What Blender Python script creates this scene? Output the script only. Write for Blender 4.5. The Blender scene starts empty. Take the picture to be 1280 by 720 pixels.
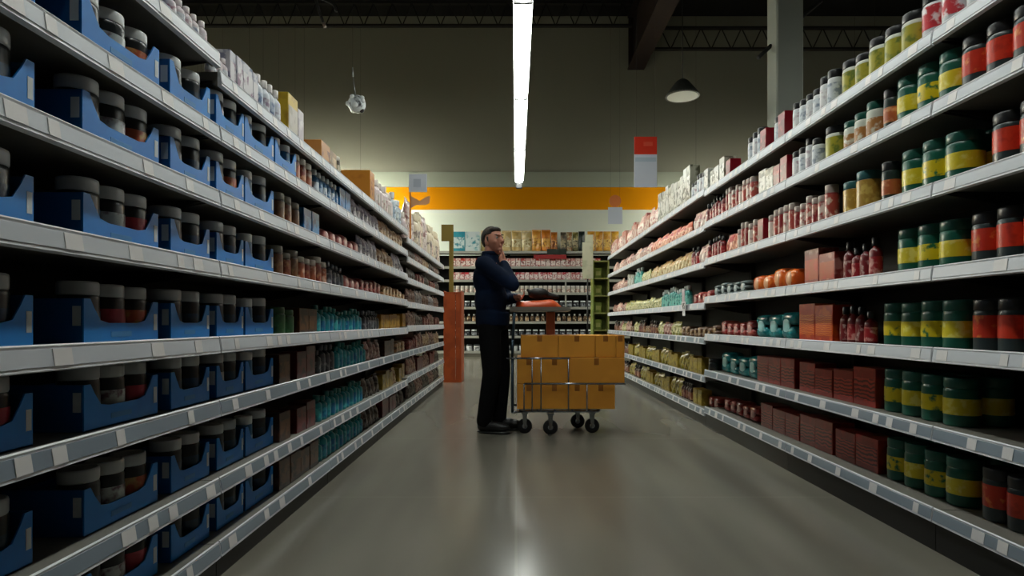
import bpy, math, random
from mathutils import Vector, Matrix
R = random.Random(7)
PI = math.pi
COL = bpy.context.scene.collection
F = 760.0           # focal length in pixels of the 1280 px frame
VX, VY, CAMZ = 645.0, 403.0, 0.93

# ------------------------------------------------------------------ materials
def lin(c):
    return tuple(((v / 12.92) if v <= 0.04045 else ((v + 0.055) / 1.055) ** 2.4) for v in c)

MATS = {}
def mat(name, rgb, rough=0.5, metal=0.0, rgb2=None, scale=8.0, kind='noise', thr=0.55, emit=0.0, spec=0.5, bump=0.0, coat=0.0, stretch=(1, 1, 1)):
    if name in MATS:
        return MATS[name]
    m = bpy.data.materials.new(name); m.use_nodes = True
    nt = m.node_tree; b = nt.nodes['Principled BSDF']
    c = lin(rgb) + (1,)
    b.inputs['Base Color'].default_value = c
    b.inputs['Roughness'].default_value = rough
    b.inputs['Metallic'].default_value = metal
    b.inputs['Specular IOR Level'].default_value = spec
    b.inputs['Coat Weight'].default_value = coat
    if emit:
        b.inputs['Emission Color'].default_value = c
        b.inputs['Emission Strength'].default_value = emit
    if rgb2 is not None or bump:
        tc = nt.nodes.new('ShaderNodeTexCoord'); mp = nt.nodes.new('ShaderNodeMapping')
        mp.inputs['Scale'].default_value = stretch
        oi = nt.nodes.new('ShaderNodeObjectInfo'); cx = nt.nodes.new('ShaderNodeMath'); cx.operation = 'MULTIPLY'; cx.inputs[1].default_value = 7.0
        nt.links.new(oi.outputs['Random'], cx.inputs[0]); nt.links.new(cx.outputs[0], mp.inputs['Location'])
        nt.links.new(tc.outputs['Object'], mp.inputs['Vector'])
        if kind == 'voronoi':
            n = nt.nodes.new('ShaderNodeTexVoronoi'); n.inputs['Scale'].default_value = scale; out = n.outputs['Distance']
        elif kind == 'wave':
            n = nt.nodes.new('ShaderNodeTexWave'); n.inputs['Scale'].default_value = scale; n.inputs['Distortion'].default_value = 6; n.bands_direction = 'Z'; out = n.outputs['Color']
        else:
            n = nt.nodes.new('ShaderNodeTexNoise'); n.inputs['Scale'].default_value = scale; n.inputs['Detail'].default_value = 3; out = n.outputs['Fac']
        nt.links.new(mp.outputs[0], n.inputs['Vector'])
        if rgb2 is not None:
            r = nt.nodes.new('ShaderNodeValToRGB')
            r.color_ramp.elements[0].position = max(0, thr - 0.06); r.color_ramp.elements[0].color = c
            r.color_ramp.elements[1].position = min(1, thr + 0.06); r.color_ramp.elements[1].color = lin(rgb2) + (1,)
            nt.links.new(out, r.inputs[0]); nt.links.new(r.outputs[0], b.inputs['Base Color'])
        if bump:
            bp = nt.nodes.new('ShaderNodeBump'); bp.inputs['Strength'].default_value = bump; bp.inputs['Distance'].default_value = 0.01
            nt.links.new(out, bp.inputs['Height']); nt.links.new(bp.outputs[0], b.inputs['Normal'])
    MATS[name] = m
    return m

# ------------------------------------------------------------------ mesh builder
class MB:
    def __init__(s):
        s.v = []; s.f = []; s.mi = []; s.sm = []; s.ms = []
    def m(s, material):
        if material not in s.ms: s.ms.append(material)
        return s.ms.index(material)
    def face(s, idx, mi, sm=False):
        s.f.append(tuple(idx)); s.mi.append(mi); s.sm.append(sm)
    def box(s, x0, x1, y0, y1, z0, z1, material, bev=0.0):
        mi = s.m(material)
        if bev <= 0:
            n = len(s.v)
            s.v += [(x0, y0, z0), (x1, y0, z0), (x1, y1, z0), (x0, y1, z0), (x0, y0, z1), (x1, y0, z1), (x1, y1, z1), (x0, y1, z1)]
            for q in ((3, 2, 1, 0), (4, 5, 6, 7), (0, 1, 5, 4), (1, 2, 6, 5), (2, 3, 7, 6), (3, 0, 4, 7)):
                s.face([n + i for i in q], mi)
            return s
        b = bev
        loops = []
        for z, i in ((z0, b), (z0 + b, 0), (z1 - b, 0), (z1, b)):
            n = len(s.v)
            xa, xb, ya, yb = x0 + i, x1 - i, y0 + i, y1 - i
            s.v += [(xa + b, ya, z), (xb - b, ya, z), (xb, ya + b, z), (xb, yb - b, z), (xb - b, yb, z), (xa + b, yb, z), (xa, yb - b, z), (xa, ya + b, z)]
            loops.append(list(range(n, n + 8)))
        for a, c in zip(loops, loops[1:]):
            for k in range(8):
                s.face([a[k], a[(k + 1) % 8], c[(k + 1) % 8], c[k]], mi)
        s.face(loops[0][::-1], mi); s.face(loops[-1], mi)
        return s
    def lathe(s, prof, material, seg=20, cx=0, cy=0, cz=0, smooth=True, cap=True, sx=1, sy=1):
        mi = s.m(material); rings = []
        for r, z in prof:
            n = len(s.v)
            for k in range(seg):
                a = 2 * PI * k / seg
                s.v.append((cx + r * math.cos(a) * sx, cy + r * math.sin(a) * sy, cz + z))
            rings.append(list(range(n, n + seg)))
        for a, c in zip(rings, rings[1:]):
            for k in range(seg):
                s.face([a[k], a[(k + 1) % seg], c[(k + 1) % seg], c[k]], mi, smooth)
        if cap:
            s.face(rings[0][::-1], mi); s.face(rings[-1], mi)
        return s
    def tube(s, p0, p1, r0, material, r1=None, seg=10, cap=True):
        if r1 is None: r1 = r0
        p0 = Vector(p0); p1 = Vector(p1); d = (p1 - p0).normalized()
        u = d.orthogonal().normalized(); w = d.cross(u); mi = s.m(material); rings = []
        for p, r in ((p0, r0), (p1, r1)):
            n = len(s.v)
            for k in range(seg):
                a = 2 * PI * k / seg
                s.v.append(tuple(p + (u * math.cos(a) + w * math.sin(a)) * r))
            rings.append(list(range(n, n + seg)))
        for k in range(seg):
            s.face([rings[0][k], rings[0][(k + 1) % seg], rings[1][(k + 1) % seg], rings[1][k]], mi, True)
        if cap:
            s.face(rings[0][::-1], mi); s.face(rings[1], mi)
        return s
    def path(s, pts, r, material, seg=8):
        for a, b in zip(pts, pts[1:]): s.tube(a, b, r, material, seg=seg)
        return s
    def ell(s, c, rad, material, seg=16, rings=10, rot=None, fn=None):
        mi = s.m(material); c = Vector(c); M = rot or Matrix.Identity(3); ids = []
        def P(u, v):
            p = Vector((rad[0] * math.cos(u) * math.cos(v), rad[1] * math.sin(u) * math.cos(v), rad[2] * math.sin(v)))
            if fn: p = fn(p)
            return tuple(c + M @ p)
        n = len(s.v); s.v.append(P(0, -PI / 2))
        for j in range(1, rings):
            v = -PI / 2 + PI * j / rings
            ids.append([len(s.v) + k for k in range(seg)])
            for k in range(seg): s.v.append(P(2 * PI * k / seg, v))
        t = len(s.v); s.v.append(P(0, PI / 2))
        for k in range(seg):
            s.face([n, ids[0][(k + 1) % seg], ids[0][k]], mi, True)
            s.face([t, ids[-1][k], ids[-1][(k + 1) % seg]], mi, True)
        for a, b in zip(ids, ids[1:]):
            for k in range(seg): s.face([a[k], a[(k + 1) % seg], b[(k + 1) % seg], b[k]], mi, True)
        return s
    def cone(s, p0, p1, r0, r1, material, seg=14):
        """tapered capsule"""
        s.tube(p0, p1, r0, material, r1, seg)
        s.ell(p0, (r0,) * 3, material, seg, 8); s.ell(p1, (r1,) * 3, material, seg, 8)
        return s
    def prism(s, poly, axis, a0, a1, material, smooth=False):
        """poly of 2D points extruded along axis ('x','y','z')"""
        mi = s.m(material); n = len(s.v); k = len(poly)
        for a in (a0, a1):
            for p, q in poly:
                s.v.append({'x': (a, p, q), 'y': (p, a, q), 'z': (p, q, a)}[axis])
        for i in range(k):
            s.face([n + i, n + (i + 1) % k, n + k + (i + 1) % k, n + k + i], mi, smooth)
        s.face(list(range(n, n + k))[::-1], mi); s.face(list(range(n + k, n + 2 * k)), mi)
        return s
    def mesh(s, name):
        me = bpy.data.meshes.new(name); me.from_pydata(s.v, [], s.f)
        for m in s.ms: me.materials.append(m)
        me.polygons.foreach_set('material_index', s.mi); me.polygons.foreach_set('use_smooth', s.sm)
        import bmesh
        bm = bmesh.new(); bm.from_mesh(me); bmesh.ops.recalc_face_normals(bm, faces=bm.faces); bm.to_mesh(me); bm.free()
        me.update(); return me

def obj(name, data, parent=None, loc=(0, 0, 0), rz=0.0):
    if isinstance(data, MB): data = data.mesh(name)
    o = bpy.data.objects.new(name, data); COL.objects.link(o)
    o.location = loc; o.rotation_euler[2] = rz
    if parent: o.parent = parent
    return o
def empty(name, loc=(0, 0, 0), rz=0.0):
    return obj(name, None, None, loc, rz)
LABELS = {}
def tag(o, label, cat, group=None):
    n = len(label.split())
    if not 4 <= n <= 16: print('LABEL LEN', n, label)
    if label in LABELS and group is None: print('DUP LABEL', label)
    LABELS[label] = 1
    o['label'] = label; o['category'] = cat
    if group: o['group'] = group
    return o
def struct(name, mb):
    o = obj(name, mb); o['kind'] = 'structure'; return o

# ------------------------------------------------------------------ palette
M_steel = mat('steel_grey', (.62, .64, .66), .35, .7)
M_rail = mat('rail_plastic', (.90, .91, .93), .38)
M_slot_lit = mat('rail_insert_lit', (.82, .84, .87), .4)  # upper-shelf insert, stronger light put into the colour
M_slot_dim = mat('rail_insert_dim', (.55, .60, .65), .3)  # lower-shelf insert, slate reflection put into the colour
M_tag = mat('tag_paper', (.93, .92, .92), .5)
M_deck = mat('deck_metal', (.50, .49, .46), .5, .1)
M_rackdark = mat('rack_dark', (.13, .12, .11), .7)
M_kick = mat('kick_black', (.07, .07, .07), .5)
M_white = mat('white_paint', (.85, .86, .86), .5)
M_black = mat('black_plastic', (.05, .05, .06), .4)
M_chrome = mat('chrome', (.6, .62, .65), .22, 1.0)
M_rubber = mat('rubber', (.06, .06, .07), .7)
M_card = mat('cardboard', (.90, .62, .20), .7, rgb2=(.86, .58, .18), scale=3, thr=.5)
M_tape = mat('tape', (.62, .38, .12), .4)

# ------------------------------------------------------------------ setting
XL, XR = -1.07, 1.69
WALLY = 16.62
def build_setting():
    # floor: polished concrete with faint joints
    m = bpy.data.materials.new('polished_concrete'); m.use_nodes = True; nt = m.node_tree; b = nt.nodes['Principled BSDF']
    tc = nt.nodes.new('ShaderNodeTexCoord')
    n1 = nt.nodes.new('ShaderNodeTexNoise'); n1.inputs['Scale'].default_value = .7; n1.inputs['Detail'].default_value = 2
    n2 = nt.nodes.new('ShaderNodeTexNoise'); n2.inputs['Scale'].default_value = 2; n2.inputs['Detail'].default_value = 4
    br = nt.nodes.new('ShaderNodeTexBrick'); br.offset = 0; br.inputs['Scale'].default_value = 1.0
    br.inputs['Brick Width'].default_value = 1.9; br.inputs['Row Height'].default_value = 1.62; br.inputs['Mortar Size'].default_value = .006
    br.inputs['Color1'].default_value = (1, 1, 1, 1); br.inputs['Color2'].default_value = (.97, .97, .97, 1); br.inputs['Mortar'].default_value = (1.15, 1.15, 1.15, 1)
    r = nt.nodes.new('ShaderNodeValToRGB')
    r.color_ramp.elements[0].position = .3; r.color_ramp.elements[0].color = lin((.45, .435, .395)) + (1,)
    r.color_ramp.elements[1].position = .75; r.color_ramp.elements[1].color = lin((.55, .535, .485)) + (1,)
    mx = nt.nodes.new('ShaderNodeMix'); mx.data_type = 'RGBA'; mx.blend_type = 'MULTIPLY'; mx.inputs[0].default_value = 1
    rr = nt.nodes.new('ShaderNodeMapRange'); rr.inputs[3].default_value = .19; rr.inputs[4].default_value = .23
    L = nt.links.new
    mpg = nt.nodes.new('ShaderNodeMapping'); mpg.inputs['Scale'].default_value = (3.2, .55, 1); mpg.inputs['Rotation'].default_value = (0, 0, .12); L(tc.outputs['Object'], mpg.inputs['Vector'])
    for n in (n2, br): L(tc.outputs['Object'], n.inputs['Vector'])
    L(mpg.outputs[0], n1.inputs['Vector'])
    r.color_ramp.interpolation = 'EASE'; L(n1.outputs['Fac'], r.inputs[0]); L(r.outputs[0], mx.inputs[6]); L(br.outputs[0], mx.inputs[7]); L(mx.outputs[2], b.inputs['Base Color'])
    L(n2.outputs['Fac'], rr.inputs[0]); L(rr.outputs[0], b.inputs['Roughness'])
    b.inputs['Specular IOR Level'].default_value = .5
    struct('floor', MB().box(-12, 12, -3, WALLY + .2, -.2, 0, m))
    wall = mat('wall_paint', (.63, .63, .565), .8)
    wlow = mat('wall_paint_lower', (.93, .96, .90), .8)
    gold = mat('band_gold', (.93, .60, .01), .7, spec=.1)
    sidew = mat('side_wall', (.28, .26, .23), .85)
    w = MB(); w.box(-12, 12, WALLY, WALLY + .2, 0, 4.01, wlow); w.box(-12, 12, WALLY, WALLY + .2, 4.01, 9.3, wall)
    struct('wall_back', w)
    g = MB(); g.box(-12, 12, WALLY - .03, WALLY, 4.01, 4.62, gold); struct('trim_1', g)
    g = MB(); g.box(-12, 12, WALLY - .05, WALLY, 4.622, 5.03, mat('band_pale', (.70, .73, .66), .8)); struct('trim_2', g)
    struct('wall_left', MB().box(-12.2, -12, -3, WALLY + .2, 0, 9.3, sidew))
    struct('wall_right', MB().box(12, 12.2, -3, WALLY + .2, 0, 9.3, sidew))
    struct('wall_front', MB().box(-12.2, 12.2, -3.2, -3, 0, 9.3, sidew))
    c = MB(); dk = mat('ceiling_deck', (.05, .05, .05), .9)
    c.box(-12, 12, -3, WALLY + .2, 9.3, 9.45, dk)
    struct('ceiling', c)
build_setting()

# roof steel
M_beam = mat('brown_beam', (.15, .09, .08), .8)
M_joist = mat('grey_joist', (.13, .125, .12), .8)
b = MB(); b.box(3.05, 3.5, 3, WALLY, 7.83, 7.87, M_beam); b.box(3.2, 3.35, 3, WALLY, 7.87, 9.24, M_beam); b.box(3.05, 3.5, 3, WALLY, 9.24, 9.3, M_beam)
b.box(3.07, 3.48, WALLY - .04, WALLY - .001, 7.87, 9.24, M_beam)
tag(obj('roof_girder', b), 'dark brown steel girder running along under the roof, right of the strip light', 'beam')
def joist(y, x0, x1, z, h, lab):
    b = MB(); b.box(x0, x1, y - .06, y + .06, z, z + .05, M_joist); b.box(x0, x1, y - .06, y + .06, z + h - .05, z + h, M_joist)
    n = int((x1 - x0) / .5)
    for i in range(n):
        xa = x0 + (x1 - x0) * i / n; xb = x0 + (x1 - x0) * (i + 1) / n
        b.tube((xa, y, z + .02), ((xa + xb) / 2, y, z + h - .02), .015, M_joist, seg=6)
        b.tube(((xa + xb) / 2, y, z + h - .02), (xb, y, z + .02), .015, M_joist, seg=6)
    tag(obj('roof_joist', b), lab, 'beam')
joist(15.9, -12, 3.04, 8.66, .64, 'dark roof joist against the back wall, left of the girder')
joist(15.9, 3.51, 12, 8.05, .6, 'dark roof joist against the back wall, right of the girder')
joist(12.5, 3.51, 12, 7.75, .6, 'dark roof joist crossing behind the white column, nearer one')
joist(12.5, -12, 3.04, 8.2, .6, 'dark roof joist crossing above the strip light, nearer one')

# white column with brace
b = MB(); b.box(3.86, 4.26, 9.0, 9.36, 0, 9.3, mat('column_paint', (.62, .64, .60), .55), .02)
b.box(3.80, 4.32, 8.94, 9.42, 0, .12, mat('column_paint', (0, 0, 0)), .01)
tag(obj('support_column', b), 'pale grey square column rising behind the right rack to the roof', 'column')
b = MB(); b.tube((3.2, 9.18, 4.3 + .62), (3.86, 9.18, 5.6), .035, mat('column_paint', (0, 0, 0))); b.tube((4.26, 9.18, 5.6), (4.6, 9.18, 5.95), .035, mat('column_paint', (0, 0, 0)))
b = MB()
b.tube((3.66, 9.2, 4.93), (3.86, 9.2, 5.12), .03, M_joist); b.tube((4.26, 9.2, 5.5), (4.62, 9.2, 5.8), .03, M_joist)
tag(obj('column_brace', b), 'thin diagonal brace sticking out from the pale grey column', 'brace')

# ------------------------------------------------------------------ strip lights
M_tube = mat('lamp_tube', (.98, 1.0, .97), .4, emit=28.0)
M_fillL = mat('fill_tube_left', (1.0, .99, .92), .4, emit=210.0)
M_fillR = mat('fill_tube_right', (1.0, .99, .92), .4, emit=60.0)
def strip(x, z, y0, y1, n, lab, grp, mt, cross=False):
    L = (y1 - y0) / n
    for i in range(n):
        a = y0 + i * L + .01; c = y0 + (i + 1) * L - .01
        r = empty('strip_light', (x, (a + c) / 2, z) if not cross else ((a + c) / 2, x, z), PI / 2 if cross else 0)
        tag(r, lab % (['nearest', 'second', 'third', 'fourth', 'fifth', 'farthest'][i if i < n - 1 else 5]), 'light', grp)
        h = (c - a) / 2
        obj('housing', MB().prism([(-.1, -.014 if not cross else .008), (-.094, -.014 if not cross else .008), (-.088, .014), (.088, .014), (.094, -.014 if not cross else .008), (.1, -.014 if not cross else .008), (.1, .022), (.04, .07), (-.04, .07), (-.1, .022)], 'y', -h, h, M_white), r)
        obj('lamp_tube', MB().prism([(.078 * math.cos(k * PI / 8), .042 * math.sin(k * PI / 8) - .031) for k in range(16)], 'y', -h + .01, h - .01, mt), r)
        for s in (-1, 1):
            obj('hanging_wire', MB().tube((0, s * (h - .3), .07), (0, s * (h - .3), 9.3 - z), .002, M_joist, seg=5), r)
            obj('end_cap', MB().box(-.093, .093, s * h - .006, s * h + .006, -.074, .072, mat('driver_dark', (.2, .2, .2), .6)), r)
strip(.07, 4.15, .8, 13.8, 5, '%s section of the glowing white strip light above the aisle', 'aisle strip light sections', M_tube)
strip(-4.9, 4.15, 4.5, 13.8, 4, '%s section of the strip light beyond the left rack', 'strip light beyond the left rack', M_tube)
strip(6.4, 4.15, 4.5, 11.8, 3, '%s section of the strip light beyond the right rack', 'strip light beyond the right rack', M_tube)
strip(14.9, 4.15, -9.5, -3.5, 3, '%s section of the unseen fill strip added by the back wall at left', 'added fill strip at left', M_fillL, True)  # unseen strip added behind the left rack to brighten the back wall
strip(14.9, 4.15, 4.1, 9.1, 2, '%s section of the unseen fill strip added by the back wall at right', 'added fill strip at right', M_fillR, True)  # weaker unseen strip, added to light the wall on this side

last = [o for o in COL.objects if o.name.startswith('strip_light') and abs(o.location.x - .07) < .01][-1]
obj('driver_box', MB().box(-.07, .07, 1.205, 1.30, -.19, .05, mat('driver_dark', (.2, .2, .2), .6), .01), last)

# high bay lamp, unlit
r = empty('pendant_lamp', ((853 - VX) * 12 / F, 12.0, CAMZ + (VY - 121) * 12 / F))
tag(r, 'unlit round pendant lamp with pale diffuser hanging above the right rack', 'lamp')
obj('shade', MB().lathe([(.33, .0), (.335, .01), (.30, .07), (.2, .2), (.12, .30), (.06, .34), (.03, .345)], mat('shade_grey', (.28, .29, .27), .5), 28), r)
obj('diffuser', MB().lathe([(.0, -.012), (.15, -.011), (.27, -.006), (.325, .005), (.33, .02)], mat('diffuser', (.92, .93, .90), .6), 28, cap=False), r)
obj('cord', MB().tube((0, 0, .34), (0, 0, 9.3 - r.location.z), .01, M_black, seg=6), r)

# hanging ball
bx, by, bz = (446 - VX) * 8 / F, 8.0, CAMZ + (VY - 130) * 8 / F
r = empty('hanging_ball', (bx, by, bz)); tag(r, 'small patchy silver and black ball hanging on a wire against the wall', 'ornament')
def patch():
    m = mat('ball_patch', (.86, .89, .9), .35, rgb2=(.08, .09, .12), scale=9, thr=.56); return m
obj('ball', MB().ell((0, 0, 0), (.115,) * 3, patch(), 24, 16), r)
for k in range(9):
    a = k * 2.4; v = math.asin(-.8 + 1.6 * k / 8); p = Vector((math.cos(a) * math.cos(v), math.sin(a) * math.cos(v), math.sin(v))) * .108
    obj('knob', MB().ell(p, (.034,) * 3, mat('ball_patch_b', (.1, .1, .12), .3) if k % 3 == 0 else mat('ball_patch_w', (.9, .92, .92), .35), 10, 8), r)
obj('wire', MB().tube((-.015, 0, .1), (-.05, 0, .36), .006, M_steel, seg=6).tube((-.05, 0, .36), (-.055, 0, .48), .011, M_steel, seg=6).tube((-.055, 0, .48), (-.06, 0, 9.3 - bz), .0015, M_black, seg=4), r)
# hooked cable near the roof
pts = [(-.35, 0, .55), (-.28, 0, .3), (-.19, 0, .12), (-.10, 0, .02), (-.02, 0, -.07), (.01, 0, -.13)]
r = empty('hanging_cable', ((404 - VX) * 9 / F, 9.0, CAMZ + (VY - 20) * 9 / F)); tag(r, 'dark curved cable dangling from the roof with pale plug end', 'cable')
obj('cable', MB().path([(-.02, 0, 9.3 - r.location.z), (-.12, 0, .28), (-.05, 0, .05), (.0, 0, -.1)], .022, M_joist), r)
obj('cable_loop', MB().path([(-.12, 0, .28), (.02, 0, .24), (.15, 0, .18), (.2, 0, .06)], .02, M_joist), r)
obj('plug', MB().tube((.0, 0, -.1), (.03, 0, -.17), .022, mat('plug_pink', (.6, .55, .52), .5)), r)

# ------------------------------------------------------------------ racks
HL = [.11, .34, .62, .85, 1.125, 1.38, 1.615, 1.82]
HL2 = [.11, .36, .62, .87, 1.11, 1.35, 1.56, 1.75]
HR = [.15, .48, .80, 1.13, 1.47, 1.80, 2.09]
HR2 = [.12, .42, .765, 1.08, 1.45, 1.78, 2.11]
SHN = {8: ['lowest', 'second', 'third', 'fourth', 'fifth', 'sixth', 'seventh', 'top'], 7: ['lowest', 'second', 'third', 'fourth', 'fifth', 'sixth', 'top']}
def bay(side, y0, y1, heights, label, depth=.46, rail=True, fx=None, rng=None):
    """side -1: left rack (faces +x), +1: right rack (faces -x)"""
    rng = rng or R
    X = XL if side < 0 else XR
    ym = (y0 + y1) / 2; h = (y1 - y0) / 2
    r = empty('shelving_bay', (X, ym, 0)); tag(r, label, 'shelving')
    s = side        # local +s*x goes away from the aisle
    def bx(mb, a, b_, ya, yb, za, zb, m, bev=0):
        xa, xb = sorted((s * a, s * b_)); mb.box(xa, xb, ya, yb, za, zb, m, bev)
    topz = heights[-1]
    m = MB(); bx(m, depth - .01, depth + .01, -h + .002, h - .002, 0, topz + .02, M_rackdark); obj('back_panel', m, r)
    m = MB(); bx(m, .015, .035, -h + .002, h - .002, 0, heights[0] - .03, M_kick); obj('kick_plate', m, r)
    for e in (-1, 1):
        m = MB(); bx(m, depth - .05, depth - .012, e * (h - .02) - .015, e * (h - .02) + .015, 0, topz + .03, M_rackdark); obj('upright', m, r)
    for i, z in enumerate(heights):
        m = MB(); bx(m, .012, depth - .012, -h + .003, h - .003, z - .012, z + .018, M_deck)
        # stiffening lips under the deck and side brackets
        bx(m, .012, .03, -h + .003, h - .003, z - .026, z - .012, M_deck)
        sh = obj('shelf', m, r)
        for e in (-1, 1):
            m = MB().prism([(s * .03, z - .013), (s * (depth - .05), z - .013), (s * (depth - .05), z - .07), (s * (depth - .1), z - .07)], 'y', e * (h - .012) - .003, e * (h - .012) + .003, M_rackdark)
            obj('bracket', m, sh)
        # price rail: tilted channel with light rims and an insert coloured lit above, reflection-dim below
        m = MB()
        prof = [(-.004, -.030), (.012, -.034), (.012, .026), (.006, .030), (.002, .026), (.004, .020), (-.002, -.022)]
        m.prism([(s * (a), z + b_) for a, b_ in prof], 'y', -h + .004, h - .004, M_rail)
        m.prism([(s * .0035, z + .019), (s * -.0028, z - .021), (s * -.0045, z - .021), (s * .0018, z + .019)], 'y', -h + .006, h - .006, M_slot_lit if z > .79 else M_slot_dim)
        obj('price_rail', m, sh)
        y = -h + rng.uniform(.05, .2)
        while y < h - .07:
            w = rng.choice([.035, .045, .045, .06])
            m = MB()
            m.prism([(s * .001, z + .019), (s * -.0052, z - .021), (s * -.0062, z - .021), (s * 0, z + .019)], 'y', y, y + w, M_tag)
            obj('price_tag', m, sh)
            y += w + rng.choice([.06, .12, .18, .26, .32])
    return r
ORD = ['first', 'second', 'third', 'fourth', 'fifth', 'sixth', 'seventh', 'eighth', 'ninth', 'tenth', 'eleventh', 'twelfth', 'thirteenth', 'fourteenth', 'fifteenth', 'sixteenth', 'seventeenth', 'eighteenth', 'nineteenth', 'twentieth']
LB = [(.8, 2.2), (2.2, 3.5), (3.5, 4.75), (4.75, 6.02), (6.02, 7.5), (7.5, 9.03)]
for i, (a, c) in enumerate(LB):
    hs = HL if i < 4 else HL2
    if i == 0: hs = HL[:-1] + [1.88]
    tag(bay(-1, a, c, hs, '%s bay of grey metal shelving from the camera on the left' % ORD[i]), '%s grey metal shelving bay from the camera in the left rack' % ORD[i], 'shelving')
RB = [(1.1, 2.47), (2.47, 3.81), (3.81, 5.46), (5.46, 6.9), (6.9, 8.3), (8.3, 9.75), (9.75, 11.2)]
for i, (a, c) in enumerate(RB):
    bay(1, a, c, HR if i < 3 else HR2, '%s grey metal shelving bay from the camera in the right rack' % ORD[i])

# ------------------------------------------------------------------ products
# each maker returns [(part name, MB)], local origin at base centre; width along y (2*hw)
def tub(r, h, body, band, lid, lo=.14, hi=.70):
    lh = h * .2; bh = h - lh
    a = MB().lathe([(r * .93, 0), (r * .99, .004), (r, .012), (r, bh * .88), (r * .99, bh * .93), (r * .93, bh * .985), (r * .91, bh)], body, 24)
    c = MB().lathe([(r + .0012, bh * lo), (r + .0012, bh * hi)], band, 24, cap=False)
    l = MB().lathe([(r * .95, bh - .004), (r * .985, bh), (r * .985, h - .008), (r * .96, h - .002), (r * .88, h), (r * .82, h - .003)], lid, 28)
    return [('body', a), ('label_band', c), ('lid', l)]
def bottle(r, h, body, band, cap, neck=.35):
    bh = h * .74
    a = MB().lathe([(r * .9, 0), (r, .006), (r, bh * .8), (r * .93, bh * .9), (r * .6, bh * .99), (r * neck, bh * 1.04), (r * neck, h * .8)], body, 16, sx=.8)
    c = MB().lathe([(r + .001, bh * .12), (r + .001, bh * .7)], band, 16, cap=False, sx=.8)
    l = MB().lathe([(r * neck * 1.35, h * .79), (r * neck * 1.4, h * .8), (r * neck * 1.4, h * .985), (r * neck * 1.2, h)], cap, 14)
    return [('body', a), ('label_band', c), ('cap', l)]
def carton(w, d, h, body, band, band2=None):
    a = MB().box(-d / 2, d / 2, -w / 2, w / 2, 0, h, body, .002)
    c = MB(); e = .0012
    c.box(-d / 2 - e, -d / 2, -w * .46, w * .46, h * .16, h * .72, band)
    f = MB().box(-d / 2 + .003, d / 2 - .003, -.004, .004, h, h + .0015, M_tape)
    return [('box', a), ('printed_panel', c), ('top_seam', f)]
def pouch(w, d, h, body, band):
    def pil(mb, mt, g, z0, z1):
        mi = mb.m(mt); nx, nz = 8, 8; idx = {}
        for s in ((-1, 1) if g < .002 else (-1,)):
            for i in range(nx + 1):
                for j in range(nz + 1):
                    u = i / nx; v = z0 + (z1 - z0) * j / nz
                    t = (math.sin(PI * u) ** .5) * (max(0, 1 - v ** 3) ** .7) * (.75 + .25 * math.sin(7 * u + 5 * v))
                    idx[s, i, j] = len(mb.v)
                    mb.v.append((s * (d / 2 * t + g), (u - .5) * w * (1 + g * 2), v * h))
            for i in range(nx):
                for j in range(nz):
                    mb.face([idx[s, i, j], idx[s, i + 1, j], idx[s, i + 1, j + 1], idx[s, i, j + 1]], mi, True)
        if g > .002: return mb
        for j in range(nz):
            for i in (0, nx): mb.face([idx[-1, i, j], idx[1, i, j], idx[1, i, j + 1], idx[-1, i, j + 1]], mi)
        for i in range(nx):
            for j in (0, nz): mb.face([idx[-1, i, j], idx[1, i, j], idx[1, i + 1, j], idx[-1, i + 1, j]], mi)
        return mb
    a = pil(MB(), body, .001, 0, 1); c = pil(MB(), band, .003, .22, .62)
    f = MB().box(-.003, .003, -w / 2, w / 2, h * .985, h * 1.04, body)
    return [('bag', a), ('printed_panel', c), ('sealed_top', f)]
def pack(w, d, h, body, band, rows=2):
    """soft multipack: stacked bulging packets in film"""
    a = MB(); c = MB()
    for j in range(rows):
        z = h * (j + .5) / rows
        a.ell((0, 0, z), (d / 2, w / 2, h / rows / 2 * .99), body, 16, 8, fn=lambda p: Vector((math.copysign(abs(p.x / (d / 2)) ** .5 * d / 2, p.x), math.copysign(abs(p.y / (w / 2)) ** .45 * w / 2, p.y), math.copysign(abs(p.z / (h / rows / 2)) ** .7 * h / rows / 2, p.z))))
        if j == 0: c.ell((-d * .44, 0, h * .5), (d * .075, w * .3, h * .36), band, 14, 8, fn=lambda p: Vector((p.x, math.copysign(min(abs(p.y), w * .24), p.y), p.z)))
    return [('packet', a), ('printed_panel', c)]
CACHE = {}
def parts_of(key, fn):
    if key not in CACHE:
        ps = fn()
        j = MB()
        for nm, p in ps:
            n = len(j.v); j.v += p.v
            mp = [j.m(x) for x in p.ms]
            for f, mi, sm in zip(p.f, p.mi, p.sm): j.face([n + i for i in f], mp[mi], sm)
        CACHE[key] = ([(nm, p.mesh(nm)) for nm, p in ps], j.mesh(key.split('|')[0]))
    return CACHE[key]
PEND = {}
def put(name, key, fn, loc, rz, desc, cat, where, grp, detail, yv=None, scale=None):
    parts, joined = parts_of(name + '|' + key, fn)
    if detail:
        r = empty(name, loc, rz)
        for nm, me in parts: obj(nm, me, r)
    else:
        r = obj(name, joined, None, loc, rz)
    if scale: r.scale = scale
    r['category'] = cat; r['group'] = grp
    PEND.setdefault((desc, where), []).append((loc[1] if yv is None else yv, r))
    return r
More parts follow.
